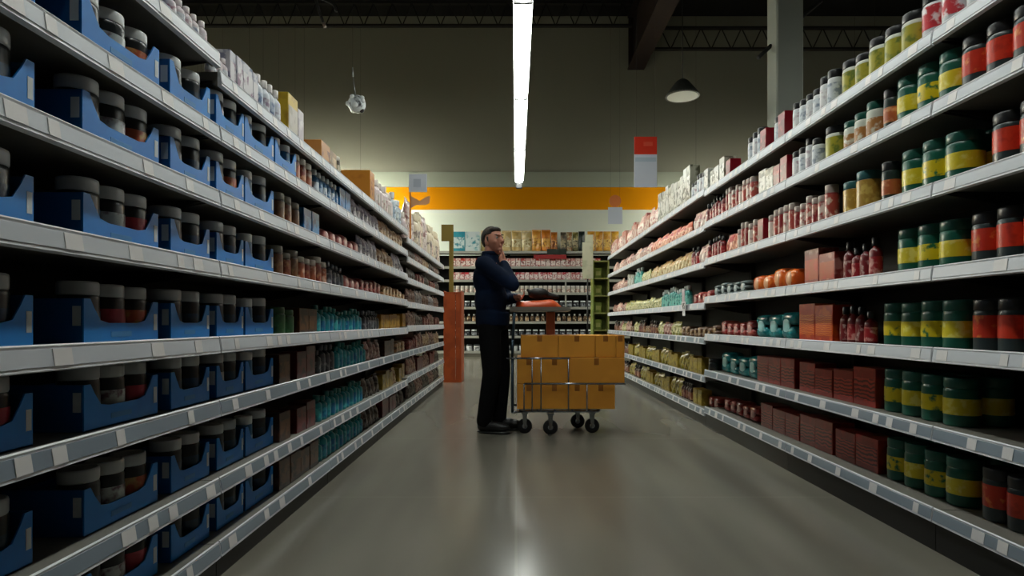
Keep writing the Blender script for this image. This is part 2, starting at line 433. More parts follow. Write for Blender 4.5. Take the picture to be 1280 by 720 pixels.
def finish_labels():
    for (desc, where), lst in PEND.items():
        lst.sort(key=lambda t: t[0])
        for i, (y, o) in enumerate(lst):
            if len(lst) == 1: lab = '%s, %s' % (desc, where)
            elif i == len(lst) - 1 and len(lst) > 2: lab = '%s, farthest, %s' % (desc, where)
            elif i < 20: lab = '%s, %s%s, %s' % (desc, ORD[i], ' from camera' if len((desc + where).split()) < 12 else ' along', where)
            else: lab = '%s, toward far end, %s' % (desc, where)
            n = len(lab.split())
            if not 4 <= n <= 16: print('LABEL LEN', n, lab)
            o['label'] = lab

def c3(h): return tuple(int(h[i:i + 2], 16) / 255 for i in (0, 2, 4))
PM = {}
def pm(c, c2=None, scale=22, rough=.3, kind='noise', thr=.56, stretch=(1, 1, 1)):
    k = 'p_%s_%s_%s_%s' % (c, c2, scale, kind)
    if k not in PM: PM[k] = mat(k, c3(c), rough, rgb2=c3(c2) if c2 else None, scale=scale, kind=kind, thr=thr, stretch=stretch)
    return PM[k]

def rack_z(side, i, y):
    if side < 0:
        if y > 6.02: return HL2[i] + .0185
        if i == 7 and y < 2.2: return 1.88 + .0185
        return HL[i] + .0185
    return (HR if y < 5.46 else HR2)[i] + .0185
def Yof(side, px, X):
    return abs(X) * F / abs(px - VX)
def headroom(side, i, y):
    hs = (HL2 if y > 6.02 else HL) if side < 0 else (HR if y < 5.46 else HR2)
    return hs[i + 1] - .032 - rack_z(side, i, y) if i + 1 < len(hs) else 9
def where(side, i):
    return '%s shelf of %s rack' % (SHN[8 if side < 0 else 7][i], 'left' if side < 0 else 'right')
BUSY = {}
SBL = [.09, .09, .085, .078, .066, .045, .03, .03]; SBR = [.12, .11, .09, .06, .04, .03, .03]
def row(side, i, px0, px1, spec, jitter=.004, gap=.004, detail=None, setback=None, rows=1, mixn=8):
    if setback is None:
        setback = (SBL if side < 0 else SBR)[i]
        if side < 0 and px0 > 345: setback = min(setback, .05)
        if side > 0 and px0 < 900: setback = min(setback, .06)
    """fill the shelf front between photo columns px0..px1 (ordered near to far)"""
    if isinstance(spec, list):
        p = px0; step = (px1 - px0); n = mixn; last = -1
        Xf = (XL if side < 0 else XR) + side * setback
        ya, yb = Yof(side, px0, Xf), Yof(side, px1, Xf)
        for k in range(n):
            c = R.choice([q for q in range(len(spec)) if q != last]); last = c
            y0_, y1_ = ya + (yb - ya) * k / n, ya + (yb - ya) * (k + 1) / n
            f = lambda y_: VX + side * abs(Xf) * F / y_
            row(side, i, f(y0_), f(y1_), spec[c], jitter * 2, gap, detail, setback)
        return
    name, desc, cat, dims, mk = spec
    w, d, h = dims
    Xc = (XL if side < 0 else XR) + side * (setback + d / 2)
    Xf = Xc - side * d / 2
    ya = Yof(side, px0, Xf); yb = Yof(side, px1, Xf)
    key = (side, i); y = max(ya, BUSY.get(key, 0))
    bays = LB if side < 0 else RB
    k = 0
    while y + w <= yb + w * .35 or (k == 0 and y < yb and px1 - px0):
        yc = y + w / 2
        # keep clear of the step between different shelf heights
        brk = False
        for B in (2.2, 6.02) if side < 0 else (5.46,):
            if yc - w / 2 < B + .003 and yc + w / 2 > B - .003: y = B + .004; brk = True
        if brk:
            yc = y + w / 2
        if y + w > (9.02 if side < 0 else 11.19): break
        det = (yc < (4.6 if side < 0 else 5.2)) if detail is None else detail
        for q in range(rows):
            j = R.uniform(-jitter, jitter)
            put(name, desc + str(k % len(mk)), mk[k % len(mk)], (Xc + side * (q * (d + .006)) + abs(j) * side, yc, rack_z(side, i, yc)), (PI if side < 0 else 0) + (R.uniform(-.04, .04) if 'arton' not in name else 0.0), desc, cat,
                where(side, i) if q == 0 else 'behind front row, ' + where(side, i), '%s on the %s' % (desc, where(side, i)), det and q == 0, scale=(1, 1, min(headroom(side, i, yc) / (h * 1.045), R.uniform(*((.97, 1.03) if yc < 3 else (.84, 1.1))))))
        y = yc + w / 2 + gap; k += 1
    BUSY[key] = y

def T(desc, r, h, body, band, lid, name='tub', n=1, lo=.14, hi=.70):
    mk = [lambda b=b: tub(r, h, body, b, lid, lo, hi) for b in (band if isinstance(band, list) else [band])]
    return (name, desc, name.replace('_', ' ') if name != 'jar' else 'jar', (2 * r, 2 * r, h), mk)
def Bt(desc, r, h, body, band, cap, name='bottle'):
    mk = [lambda b=b: bottle(r, h, body, b, cap) for b in (band if isinstance(band, list) else [band])]
    return (name, desc, 'bottle', (2 * r, 2 * r * .8, h), mk)
def Cn(desc, w, d, h, body, band, name='carton'):
    bs = body if isinstance(body, list) else [body]
    mk = [lambda b=b: carton(w, d, h, b, band) for b in bs]
    return (name, desc, 'box', (w, d + .003, h), mk)
def Po(desc, w, d, h, body, band, name='pouch'):
    bs = body if isinstance(body, list) else [body]
    mk = [lambda b=b: pouch(w, d, h, b, band) for b in bs]
    return (name, desc, 'bag', (w, d, h), mk)
def Pk(desc, w, d, h, body, band, rows=2, name='multipack'):
    return (name, desc, 'pack', (w, d, h), [lambda: pack(w, d, h, body, band, rows)])

dark = pm('10181c', rough=.3); blackcap = pm('1a1b1e', rough=.32)
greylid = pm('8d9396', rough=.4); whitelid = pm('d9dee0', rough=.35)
# --- right rack kinds
red_b = pm('c8321a', 'e07a3a', 30, thr=.62); red_b2 = pm('d83c22', 'b92a18', 18)
yel_b = pm('d6c01a', '1d6a44', 34, thr=.6); yel_b2 = pm('dcc828', 'e8dc70', 30)
grnbody = pm('0f5a48', rough=.3); grnlid = pm('125043', rough=.3)
RED = T('black-lidded tub with red label', .058, .20, pm('2d3a3c', rough=.3), [red_b2, red_b], blackcap, lo=.33, hi=.86)
GRN = T('green tub with yellow label', .066, .205, grnbody, [yel_b2, yel_b], grnlid, lo=.3, hi=.72)
GRNS = T('small green-lidded tub with tan label', .05, .19, pm('c9cec2', rough=.4), pm('a8743c', 'd8d4c0', 26), grnlid)
YELT = T('black-lidded tub with yellow-green label', .06, .19, pm('ccd0c4'), pm('a8a030', '6a7a2a', 24), blackcap, lo=.1, hi=.85)
WRED = T('white tub with red label', .055, .2, pm('d5d8dc'), pm('c4303a', 'e4dadc', 26), blackcap, lo=.3, hi=.9)
WHB = T('white canister with dark lid', .04, .19, pm('d8dcde', rough=.35), [pm('cfd6dc', '8a96a8', 30), pm('dedede', 'b0a0a8', 26)], blackcap, name='canister', lo=.1, hi=.8)
CRIM = Cn('crimson carton', .1, .09, .17, pm('8a1222'), pm('6a0c1a', 'b8404a', 20))
DRED = Bt('dark red bottle', .036, .19, pm('6a1418', rough=.3), [pm('a02028', 'd89a90', 30), pm('7a1a20', 'c8a8a0', 30)], blackcap)
GOLD = T('teal-lidded jar with gold label', .058, .19, pm('6a5a34'), pm('b08a38', 'd2b45c', 24), pm('2a5f62', rough=.3), name='jar', lo=.05, hi=.95)
ORJ = T('slim dark-lidded jar with orange label', .04, .2, pm('2b3a36'), pm('b8603a', 'd89a70', 26), blackcap, name='jar', lo=.25, hi=.7)
PINKP = Cn('pink and red carton stack', .17, .12, .2, pm('9a3a34', 'c8867c', 16), pm('b84a20', 'c23e28', 20))
ORBAG = Pk('shiny orange bag', .17, .14, .14, pm('d4561a', 'f08030', 10, rough=.2), pm('e8a878'), 1, name='snack_bag')
TEALP = Pk('teal shrink-wrapped multipack', .2, .15, .17, pm('127a80', '2aa3a6', 14, rough=.22), pm('9fd8d6'), 2)
REDBOX = Cn('orange-red carton', .2, .12, .22, pm('b83418', 'd2551c', 14), pm('d8701c', 'c03a1c', 26, kind='wave'))
DREDBOX = Cn('dark red carton', .2, .13, .18, pm('7c1a16', '9a241c', 12), pm('a8342a', '4c0e10', 16, kind='wave'))
GREYPK = Pk('flat grey-teal packet stack', .15, .15, .12, pm('4a5a5c', '6c7c78', 18, rough=.3), pm('a8b4b4'), 3)
REDPK = Pk('red packet stack', .14, .14, .12, pm('8e1e20', 'c05a50', 18, rough=.3), pm('d8a8a0'), 2)
BRNPK = Pk('brown packet stack', .14, .14, .10, pm('5c3a24', '8a6a48', 18, rough=.4), pm('a88a68'), 2)
TEALB = Bt('teal bottle', .045, .22, pm('2a8c84', rough=.3), pm('78c8bc', '1f6a64', 20), pm('d8e0de'))
YGPK = Po('yellow-green pouch', .12, .08, .15, [pm('8c8c3c', 'c8c484', 18), pm('a8a25a', '5e7040', 18)], pm('d8d0a0', '74803c', 30))
GRYW = Cn('pale grey carton', .12, .1, .19, [pm('b8b8a8', '6a6a58', 14), pm('d0d2cc', '8a8c80', 14)], pm('e4e4dc', '767868', 26))
GRYT = Cn('tall cream-grey carton', .12, .1, .35, [pm('b8b8a4', '5c5c48', 10), pm('d4d6cc', '7c7e70', 10), pm('c8cabc', '94968a', 10)], pm('e4e4dc', '606250', 18))
PINKL = Po('large pale pink pouch', .14, .1, .25, [pm('dcb4a4', 'b86a68', 12), pm('e0c0b0', 'c07a78', 12)], pm('e8d4c8', 'a84a50', 20))
PINKL2 = Cn('tall salmon pink carton', .11, .1, .24, [pm('d89a88', 'e4c0b0', 12), pm('c87870', 'e8c8b8', 12)], pm('ead8cc', 'b05a58', 20))
PINKC = Po('pale pink pouch', .13, .09, .17, [pm('d8aa98', 'b86a68', 14), pm('e0c0b0', 'c07a78', 14)], pm('e8d4c8', 'a84a50', 26))
SALM = Po('orange-pink pouch', .13, .09, .15, [pm('d86848', 'e89070', 14), pm('c84a40', 'e8a080', 14)], pm('f0b090', 'b83a30', 26))
GOLDP = Po('golden yellow pouch', .13, .1, .16, [pm('b08a38', 'd0b070', 14), pm('c89a50', 'a87838', 14)], pm('dcc898', 'a87a28', 26))
MIXR = T('red and cream canister', .036, .19, pm('8c3030'), [pm('b04a40', 'e0c8b8', 26), pm('e0d0c4', '9a3430', 20), pm('8a2428', 'c08878', 24)], pm('a89890'), name='canister', lo=.06, hi=.92)
DKJ = T('dark jar with black lid', .06, .19, dark, pm('181c1e', '33302a', 20), blackcap, name='jar')
OLIVE = Po('dark yellow pouch', .14, .1, .17, [pm('7c7420', 'a89a2c', 14), pm('6a5c20', '94802c', 14)], pm('a8983c', '5c5418', 26))
OLIVE2 = Cn('mustard yellow carton', .13, .1, .15, pm('8a7424', 'a8943a', 12), pm('a89434', '5c4a18', 20))
MUTEP = Po('dusky rose pouch', .12, .09, .15, [pm('8a5048', 'b88478', 18), pm('6c3c3a', 'a87468', 18)], pm('c09a8c', '7a3c38', 26))
MIXB = Bt('brown mixed bottle', .036, .17, pm('4a2c22'), [pm('7a4a30', 'b08a68', 26), pm('5c2020', '8c5c50', 20)], pm('2a2422'))

R_ROWS = {
 6: [(1300, 1222, RED), (1222, 1192, WHB), (1192, 1140, WRED), (1140, 1084, YELT), (1084, 1040, YELT), (1040, 990, WHB), (980, 973, CRIM), (973, 968, WHB), (957, 950, CRIM), (950, 931, WHB), (912, 904, CRIM), (904, 862, [GRYW, WHB, DKJ]), (862, 822, GRYT), (820, 762, [PINKL, PINKL2])],
 5: [(1330, 1196, RED), (1194, 1114, GRN), (1112, 1092, ORJ), (1092, 1044, GRNS), (1040, 1020, YELT), (1020, 985, WHB), (983, 968, CRIM), (966, 948, GRYW), (940, 930, MIXR), (930, 862, [MIXR, PINKC, DRED, GRYW]), (860, 812, SALM), (812, 765, [PINKC, MUTEP])],
 4: [(1340, 1218, RED), (1200, 1110, GRN), (1110, 1094, ORJ), (1080, 1040, GOLD), (1036, 955, MIXR), (953, 945, CRIM), (943, 885, [MIXR, SALM, DRED]), (882, 862, [DRED, PINKC]), (860, 812, GOLDP), (810, 784, [TEALB, GRYW, YGPK]), (784, 765, [PINKC, MUTEP])],
 3: [(1345, 1196, RED), (1192, 1108, GRN), (1092, 1048, DRED), (1042, 998, PINKP), (992, 936, ORBAG), (932, 892, GREYPK), (890, 862, REDPK), (858, 826, TEALB), (824, 780, YGPK), (780, 765, [MUTEP, PINKC])],
 2: [(1345, 1198, RED), (1196, 1090, GRN), (1086, 1046, DRED), (1040, 994, REDBOX), (990, 945, TEALP), (940, 900, REDPK), (898, 850, BRNPK), (848, 768, [BRNPK, MUTEP, MIXB, YGPK])],
 1: [(1350, 1252, RED), (1196, 1098, GRN), (1094, 1046, DREDBOX), (1040, 996, DREDBOX), (992, 950, DREDBOX), (946, 902, TEALP), (896, 880, DKJ), (876, 785, [OLIVE, OLIVE2]), (785, 768, MIXB)],
 0: [(1360, 1204, RED), (1200, 1100, GRN), (1096, 1046, DREDBOX), (1040, 950, DREDBOX), (944, 885, REDPK), (880, 785, [OLIVE, MIXB, OLIVE2]), (785, 768, MIXB)],
}
for i, L in R_ROWS.items():
    for a, c, sp in L:
        row(1, i, a, c, sp, rows=2 if (a > 1040 and (sp is RED or sp is GRN)) else 1, mixn=max(2, int(Yof(1, c, XR) - Yof(1, a, XR)) * 3))

# --- left rack: blue display trays with grey-lidded jars
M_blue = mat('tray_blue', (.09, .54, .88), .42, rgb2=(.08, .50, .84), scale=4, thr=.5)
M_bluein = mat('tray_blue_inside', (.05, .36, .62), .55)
M_print = mat('tray_print', (.82, .85, .86), .5)
def tray_mesh(L, D, lo, hi):
    t = .004; m = MB(); h = L / 2
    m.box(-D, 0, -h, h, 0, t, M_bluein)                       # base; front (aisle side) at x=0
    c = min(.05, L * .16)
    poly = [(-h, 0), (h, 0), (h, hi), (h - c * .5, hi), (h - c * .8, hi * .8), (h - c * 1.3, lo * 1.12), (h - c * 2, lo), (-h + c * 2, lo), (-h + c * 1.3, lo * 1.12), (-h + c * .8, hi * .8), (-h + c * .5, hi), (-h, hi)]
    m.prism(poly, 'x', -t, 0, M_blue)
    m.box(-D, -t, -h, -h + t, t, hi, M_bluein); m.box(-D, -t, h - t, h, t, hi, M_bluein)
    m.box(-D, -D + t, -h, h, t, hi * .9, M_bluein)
    m.box(-.03, -.008, -h - .0008, -h, hi * .42, hi * .84, M_print)   # printed patch at the front of the end panel
    m.box(0, .0008, h - c * .45, h - c * .1, hi * .3, hi * .7, M_print)
    m.box(0, .0008, -h * .35, h * .2, lo * .35, lo * .6, mat('tray_print_dim', (.25, .55, .8), .5))
    return m
TM = {}
def put_tray(i, y0, y1, jars, tone=0):
    sb = SBL[i] - .013; q_ = (1.07 + sb) / 1.092; L0 = y1 - y0; y0 = (y0 + y1) / 2 * q_ - L0 / 2; y1 = y0 + L0
    L = round(y1 - y0, 3); k = L
    if k not in TM: TM[k] = tray_mesh(L, .22, .06, .125).mesh('display_tray')
    z = rack_z(-1, i, (y0 + y1) / 2)
    t = obj('display_tray', TM[k], None, (XL - sb, (y0 + y1) / 2, z))
    t['category'] = 'tray'; t['group'] = 'blue display trays on the left rack'
    PEND.setdefault(('blue cut-front display tray of jars', where(-1, i)), []).append((y0, t))
    n = len(jars); 
    for q, (kind, r) in enumerate(jars):
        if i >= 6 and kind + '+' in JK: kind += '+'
        yc = y0 + .006 + (L - .012) * (q + .5) / n
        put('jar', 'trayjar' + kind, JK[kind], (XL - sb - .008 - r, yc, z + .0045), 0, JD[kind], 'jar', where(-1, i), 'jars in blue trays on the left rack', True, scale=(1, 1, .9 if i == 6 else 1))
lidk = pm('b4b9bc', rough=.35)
JK = {
 'n': lambda: tub(.05, .168, dark, pm('0e2c40', '0d3a5c', 16), lidk, .05, .66),
 'w': lambda: tub(.05, .166, dark, pm('b9c2c0', '6a4a58', 26), lidk, .08, .70),
 'o': lambda: tub(.05, .164, pm('121618', rough=.3), pm('b85a3a', 'c8a060', 26), lidk, .1, .72),
 'r': lambda: tub(.05, .166, pm('121618', rough=.3), pm('a83240', 'c04a58', 20), lidk, .1, .72),
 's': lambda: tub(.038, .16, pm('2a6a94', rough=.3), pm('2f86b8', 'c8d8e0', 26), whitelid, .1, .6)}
for q in 'nwo': JK[q + '+'] = {'n': lambda: tub(.05, .168, dark, pm('0e2c40', '0d3a5c', 16), whitelid, .05, .66), 'w': lambda: tub(.05, .166, dark, pm('b9c2c0', '6a4a58', 26), whitelid, .08, .70), 'o': lambda: tub(.05, .164, pm('121618', rough=.3), pm('b85a3a', 'c8a060', 26), whitelid, .1, .72)}[q]  # upper-shelf copies, lids whitened to imitate the stronger light up there
JD = {'n+': 'navy jar with lit-painted lid in tray', 'w+': 'pale-label jar with lit-painted lid in tray', 'o+': 'orange-label jar with lit-painted lid in tray', 'n': 'grey-lidded navy jar in tray', 'w': 'grey-lidded pale-label jar in tray', 'o': 'grey-lidded orange-label jar in tray', 'r': 'grey-lidded red-label jar in tray', 's': 'slim pale-lidded blue jar in tray'}
j5 = .05
for i in range(8):
    if i == 7:
        put_tray(7, 1.45, 1.84, [('n', j5)] * 3)
        BUSY[(-1, 7)] = 1.88
        continue
    lab = ['r', 'o'][i % 2] if i < 5 else 'o'
    put_tray(i, 1.10, 1.38, [('w', j5), (('r' if i in (0, 2) else 'n'), j5)])
    put_tray(i, 1.53, 1.86, [('n', j5), ('w' if i != 3 else 'r', j5), (lab if i < 6 else 'o', j5)])
    put_tray(i, 1.92, 2.17, [('n', j5), ('n', j5)])
    put_tray(i, 2.215, 2.44, [('w' if i in (2, 6) else 'n', j5), ('o' if i == 5 else 'n', j5)])
    put_tray(i, 2.45, 2.74, [('s', .038), ('n', j5)])
    if i >= 6: put_tray(i, 2.76, 3.02, [('s', .038), ('s', .038)]); BUSY[(-1, i)] = 3.04
    else: BUSY[(-1, i)] = 2.78

WSM = Bt('small pink-white bottle', .022, .10, pm('d8cdd2', rough=.4), [pm('e0dade', 'a86a80', 40), pm('dfe4ea', '7884a0', 40)], pm('e4dcdc'))
WSM2 = Bt('white and blue bottle', .03, .17, pm('d5dbe4', rough=.4), [pm('c0cede', '6a80a8', 30), pm('dfe4ea', '8a7890', 30)], pm('e4e0dc'))
WSM3 = Cn('small white and lilac box', .05, .07, .15, [pm('d8d8e0', '9a9ab4', 26), pm('e0dce4', '6c7ca0', 26)], pm('e8e4e8', 'a08098', 30))
WSM4 = Bt('short white bottle with pink cap', .026, .13, pm('dfe2e6'), [pm('dce0e8', '5a6a90', 34)], pm('d8a8b0'))
YCT = Cn('yellow and tan carton', .13, .2, .215, pm('d8b83c', '9a6c28', 7), pm('d8d0c4', 'c0b8a8', 14))
WCT = Cn('tall white carton', .08, .16, .19, pm('d8d2d4'), pm('c8c0c8', 'e8e4e4', 14))
OCT = Cn('orange-brown carton', .16, .2, .135, pm('cc8a44', 'b87030', 6), pm('c8883c', '8a4c20', 12))
TCT = Cn('tan carton', .14, .16, .13, pm('b08858', '8a683c', 8), pm('c8a878', '7a5830', 14))
DSJ = T('small dark jar with cream lid', .05, .13, pm('4a4030'), pm('8a7a50', 'd8d0b8', 26), pm('ccc6b8'), name='jar')
OCT2 = Cn('tall orange carton', .14, .22, .27, pm('dc9038', 'c06c28', 6), pm('d89a50', 'a04818', 12))
PALE = Bt('pale pink bottle', .05, .26, pm('d8c8c8'), [pm('dcd0ce', 'a88484', 24), pm('c8c0b8', '9a6a60', 24)], pm('e8e0d8'))
BLB = Bt('pale blue bottle', .05, .28, pm('c8d4dc'), [pm('b4c8d8', '6a7c8c', 24), pm('d8e0e0', '88949c', 24)], pm('e8ecec'))
TALLP = Po('tall rose and white pouch', .14, .1, .42, [pm('d8c8c0', 'a87870', 14), pm('c8b8b4', '7a6460', 14)], pm('e4d8d0', '8a5a58', 20))
CREAM = Bt('tall cream bottle', .06, .42, pm('dccfb4'), [pm('e0d4bc', '8a7a70', 22), pm('c0b4a8', '6a5a58', 22), pm('e4c8b8', 'a89080', 22)], pm('e8dcc0'))
REDJ = T('white-lidded jar with red-brown label', .045, .15, pm('6a3020'), [pm('a85a3a', 'd8b09a', 26), pm('8a3a2c', 'c88a60', 26)], pm('cfc8be'), name='jar', lo=.05, hi=.9)
BLS = Bt('blue and white bottle', .035, .17, pm('3a78a8', rough=.35), [pm('c8d4e0', '3a6a9c', 26), pm('2f6aa0', 'a8c0d4', 26)], pm('d8e0e4'))
BLOCK = Cn('deep blue carton', .12, .1, .15, pm('1a66a8', '2f86c0', 10), pm('3a8cc8', '16508a', 20))
LILP = Po('grey-lilac pouch', .11, .08, .16, [pm('a8a0b0', '6a6478', 20), pm('c4bcc4', '8a7a88', 20)], pm('dcd8dc', '7a7488', 30))
TANP = Po('tan pouch', .12, .08, .15, [pm('b89068', '8a6038', 18), pm('c8a888', '7a5238', 18)], pm('d8bc98', '8a5838', 30))
BRJ = T('brown jar with grey lid', .048, .15, pm('3a2418'), [pm('6a4428', '8a6a48', 24), pm('7a3a24', 'a87850', 24)], pm('7a766c'), name='jar', lo=.05, hi=.9)
PNKP = Pk('rose-pink packet', .13, .13, .1, pm('a85a58', 'c88478', 18), pm('d8b0a8'), 1)
TNPK = Pk('tan packet stack', .14, .14, .11, pm('a8784c', 'c09870', 18), pm('d8bc98'), 2)
RDPK = Pk('maroon packet stack', .13, .13, .12, pm('6c2020', '94403a', 18), pm('b88078'), 2)
GRNJ = T('dark green jar', .055, .14, pm('1a3a24'), pm('24502c', '3a7048', 18), pm('2c5234'), name='jar', lo=.05, hi=.9)
TEALT = Bt('turquoise bottle', .04, .15, pm('14909a', rough=.3), [pm('1a8a9c', '4ac0c4', 24), pm('1470a0', '38a8c0', 24)], pm('17706c'))
GREYB = Bt('dark grey bottle', .04, .15, pm('2c3036'), [pm('3c424a', '8a8c90', 28)], pm('50545c'))
YELC = Cn('amber yellow carton', .16, .12, .14, pm('b8862a', 'a06a1c', 9), pm('c89a3c', '8a5c1c', 20))
DRJ = Cn('dark maroon carton', .14, .1, .15, pm('4c1216', '6a1c20', 12), pm('701c22', '3c0c10', 22))
BRC = Cn('dark brown carton', .14, .1, .14, pm('3c2418', '5c3820', 12), pm('6a4428', '2c1a10', 22))
MUTE = Po('muted rose pouch', .12, .08, .15, [pm('8a5c54', 'b88a80', 18), pm('6a4a44', 'a88074', 18)], pm('b89a8c', '6a3c38', 26))
MUTD = Po('dark brown-grey pouch', .12, .08, .14, [pm('3c302c', '6c5c54', 18), pm('2c2422', '584a44', 18)], pm('6c6058', '2c2220', 26))
GOLDD = Cn('mustard carton', .13, .1, .14, pm('94782c', 'b8983c', 12), pm('a88c3c', '6a5018', 20))
L_ROWS = {
 7: [(215, 288, WSM), (289, 352, [WSM2, WSM3, WSM4, WSM2]), (361, 370, YCT), (370.5, 375, WCT), (402, 411, OCT), (411, 418, TCT), (418, 431, DSJ), (463, 468, OCT2), (470, 484, PALE), (484, 512, [BLB, PALE]), (512, 555, [CREAM, TALLP, CREAM])],
 6: [(366, 396, REDJ), (396, 424, BLS), (425, 438, BLOCK), (438, 478, LILP), (478, 506, TANP), (512, 555, [MUTE, TANP, MUTD])],
 5: [(350, 380, BRJ), (381, 405, BLOCK), (405, 452, PNKP), (452, 508, [TNPK, TANP, LILP]), (512, 555, [TANP, MUTD, RDPK])],
 4: [(348, 374, BRJ), (375, 412, REDJ), (412, 430, GREYB), (430, 450, PNKP), (450, 478, RDPK), (479, 508, TNPK), (512, 555, [MUTE, LILP, MUTD])],
 3: [(350, 374, GRNJ), (375, 396, BRC), (398, 456, TEALT), (456, 476, GREYB), (477, 509, YELC), (512, 555, [MUTD, RDPK, MUTE])],
 2: [(350, 370, BRC), (372, 396, DRJ), (398, 420, GREYB), (422, 458, TEALT), (460, 480, MUTE), (481, 508, [TNPK, BRC]), (512, 555, [MUTE, RDPK, TANP])],
 1: [(350, 370, BRC), (372, 396, DRJ), (400, 456, TEALT), (458, 478, MUTD), (479, 508, [TANP, GOLDD]), (512, 555, [MUTD, DRJ, MUTE])],
 0: [(350, 396, BRC), (400, 456, TEALT), (458, 508, [MUTD, BRC, DRJ]), (512, 555, [MUTE, MUTD])],
}
for i, L in L_ROWS.items():
    for a, c, sp in L: row(-1, i, a, c, sp, mixn=max(2, int(Yof(-1, c, XL) - Yof(-1, a, XL)) * 3))
# second tier of small bottles on the left top shelf
for (a, c, sp) in [(285, 336, WSM2)]:
    pass

# ------------------------------------------------------------------ back rack
YB = 16.0
def bxp(px, Y=YB): return (px - VX) * Y / F
def bzp(py, Y=YB): return CAMZ + (VY - py) * Y / F
BZ = [.17, .57, .95, 1.33, 1.71, 2.05, 2.40, 2.80]
M_bshelf = mat('back_shelf_white', (.66, .66, .62), .4)
M_bback = mat('back_rack_dark', (.15, .15, .14), .7)
for bi, (x0, x1, lab) in enumerate([(-3.6, -1.75, 'dark shelving bay at the back wall, hidden behind the left rack end'), (-1.75, -.2, 'back wall shelving bay left of and behind the standing person'), (-.2, 1.33, 'back wall shelving bay right behind the loaded trolley'), (1.33, 3.3, 'back wall shelving bay beside the right rack end')]):
    r = empty('shelving_bay', ((x0 + x1) / 2, YB, 0)); tag(r, lab, 'shelving'); h = (x1 - x0) / 2
    obj('back_panel', MB().box(-h, h, .5, .52, 0, 2.74, M_bback), r)
    obj('kick_plate', MB().box(-h, h, .02, .04, 0, .12, mat('back_kick', (.45, .44, .38), .6)), r)
    for s in (-1, 1):
        obj('upright', MB().box(s * (h - .02) - .02, s * (h - .02) + .02, .0 if (bi == 2 and s == 1) else .44, .03 if (bi == 2 and s == 1) else .49, 0 if not (bi == 2 and s == 1) else 1.34, 2.76 if not (bi == 2 and s == 1) else 2.1, M_bshelf if (bi == 2 and s == 1) else M_bback), r)
    for z in BZ:
        sh = obj('shelf', MB().box(-h + .002, h - .002, .02, .49, z - .03, z, M_bback), r)
        obj('price_rail', MB().box(-h + .002, h - .002, -.005, .02, z - .055, z + .008, M_bshelf), sh)
BX = {}
bay3 = [o for o in COL.objects if o.get('label') == 'back wall shelving bay right behind the loaded trolley'][0]
obj('red_strip', MB().box(-.1, .76, -.02, -.006, 2.60, 2.71, mat('strip_red', (.62, .10, .10), .5)), bay3)
obj('green_strip', MB().box(.25, .76, -.02, -.006, 2.72, 2.86, mat('strip_green', (.10, .15, .10), .5)), bay3)
def backrow(zi, x0, x1, spec, gap=.01, yo=.12, z=None):
    name, desc, cat, (w, d, h), mk = spec
    x = max(x0, BX.get(zi, -9)) ; k = 0; W = '%s shelf of the back rack' % SHN[8][zi]
    wl = []
    while x + w <= x1 + w * .5:
        xc = x + w / 2
        for e in (-1.75, -.2, 1.33):
            pass
        parts, joined = parts_of(name + '|' + desc + 'b' + str(k % len(mk)), mk[k % len(mk)])
        o = obj(name, joined, None, (xc, YB + yo, (BZ[zi] if z is None else z) + .001), PI / 2)
        o['category'] = cat; o['group'] = '%s on the %s' % (desc, W)
        wl.append(o); x += w + gap; k += 1
    BX[zi] = x
    for q, o in enumerate(wl):
        o['label'] = ('%s, %s from left, %s' % (desc, ORD[q], W)) if q < 20 and len(wl) > 1 else ('%s, toward the right end, %s' % (desc, W) if len(wl) > 1 else '%s on the %s' % (desc, W))
TEALC = Cn('large teal and white carton', .38, .2, .52, [pm('3aa0b0', '2a88a0', 4), pm('d8e4e4', '9ac8cc', 5)], pm('d8e8e8', '2f8c9c', 10))
CRPO = Po('cream yellow pouch', .26, .14, .54, [pm('e0c484', 'f0dcae', 7), pm('d8b468', 'ecd090', 7)], pm('f0e0b0', 'b08a3c', 18))
ORPO = Po('bright orange pouch', .24, .14, .56, [pm('e89a38', 'f4bc60', 7), pm('d87c1c', 'f0a040', 7)], pm('f4b850', 'a85a14', 18))
DOPO = Po('dark orange pouch', .17, .14, .5, pm('b8681c', 'd88a30', 7), pm('8a4a1c', 'e8a040', 18))
GRPO = Po('grey and olive pouch', .15, .14, .5, [pm('5a5040', '948468', 9), pm('a06a3c', 'c8bc94', 9), pm('6a6430', 'b8a868', 9)], pm('b8a880', '3c3820', 18))
BKPO = Po('black pouch', .16, .14, .52, pm('16211f', '2c3a38', 9), pm('2a3a38', '101414', 18))
YOPO = Po('yellow-orange pouch', .2, .14, .52, [pm('d8962c', 'ecb850', 7), pm('c88420', 'e8b03c', 7)], pm('ecc060', '9a5c14', 18))
backrow(7, bxp(563), bxp(600), TEALC)
backrow(7, bxp(601), bxp(661), CRPO)
backrow(7, bxp(662), bxp(684), ORPO)
backrow(7, bxp(685), bxp(700), DOPO)
backrow(7, bxp(701), bxp(720), GRPO)
backrow(7, bxp(721), bxp(734), BKPO)
backrow(7, bxp(735), bxp(770), YOPO)
PKB = Cn('small pink and white box', .12, .1, .22, [pm('d8a098', 'c86a60', 14), pm('e4ccc0', 'b03c38', 14), pm('c03c34', 'e8d0c8', 14)], pm('f0e0d8', '8a2a28', 30))
PKB2 = Cn('small red and white box', .11, .1, .2, [pm('c04048', 'e8c8c8', 14), pm('e0d0c8', 'b84858', 14), pm('a83038', 'dca8a0', 14)], pm('ece0dc', 'a8343c', 30))
WHJ = T('small white jar', .055, .19, pm('cfc8bc', rough=.4), [pm('e0d8cc', '8a6a60', 24), pm('b89484', 'e8e0d8', 24)], pm('e0dcd4'), name='jar')
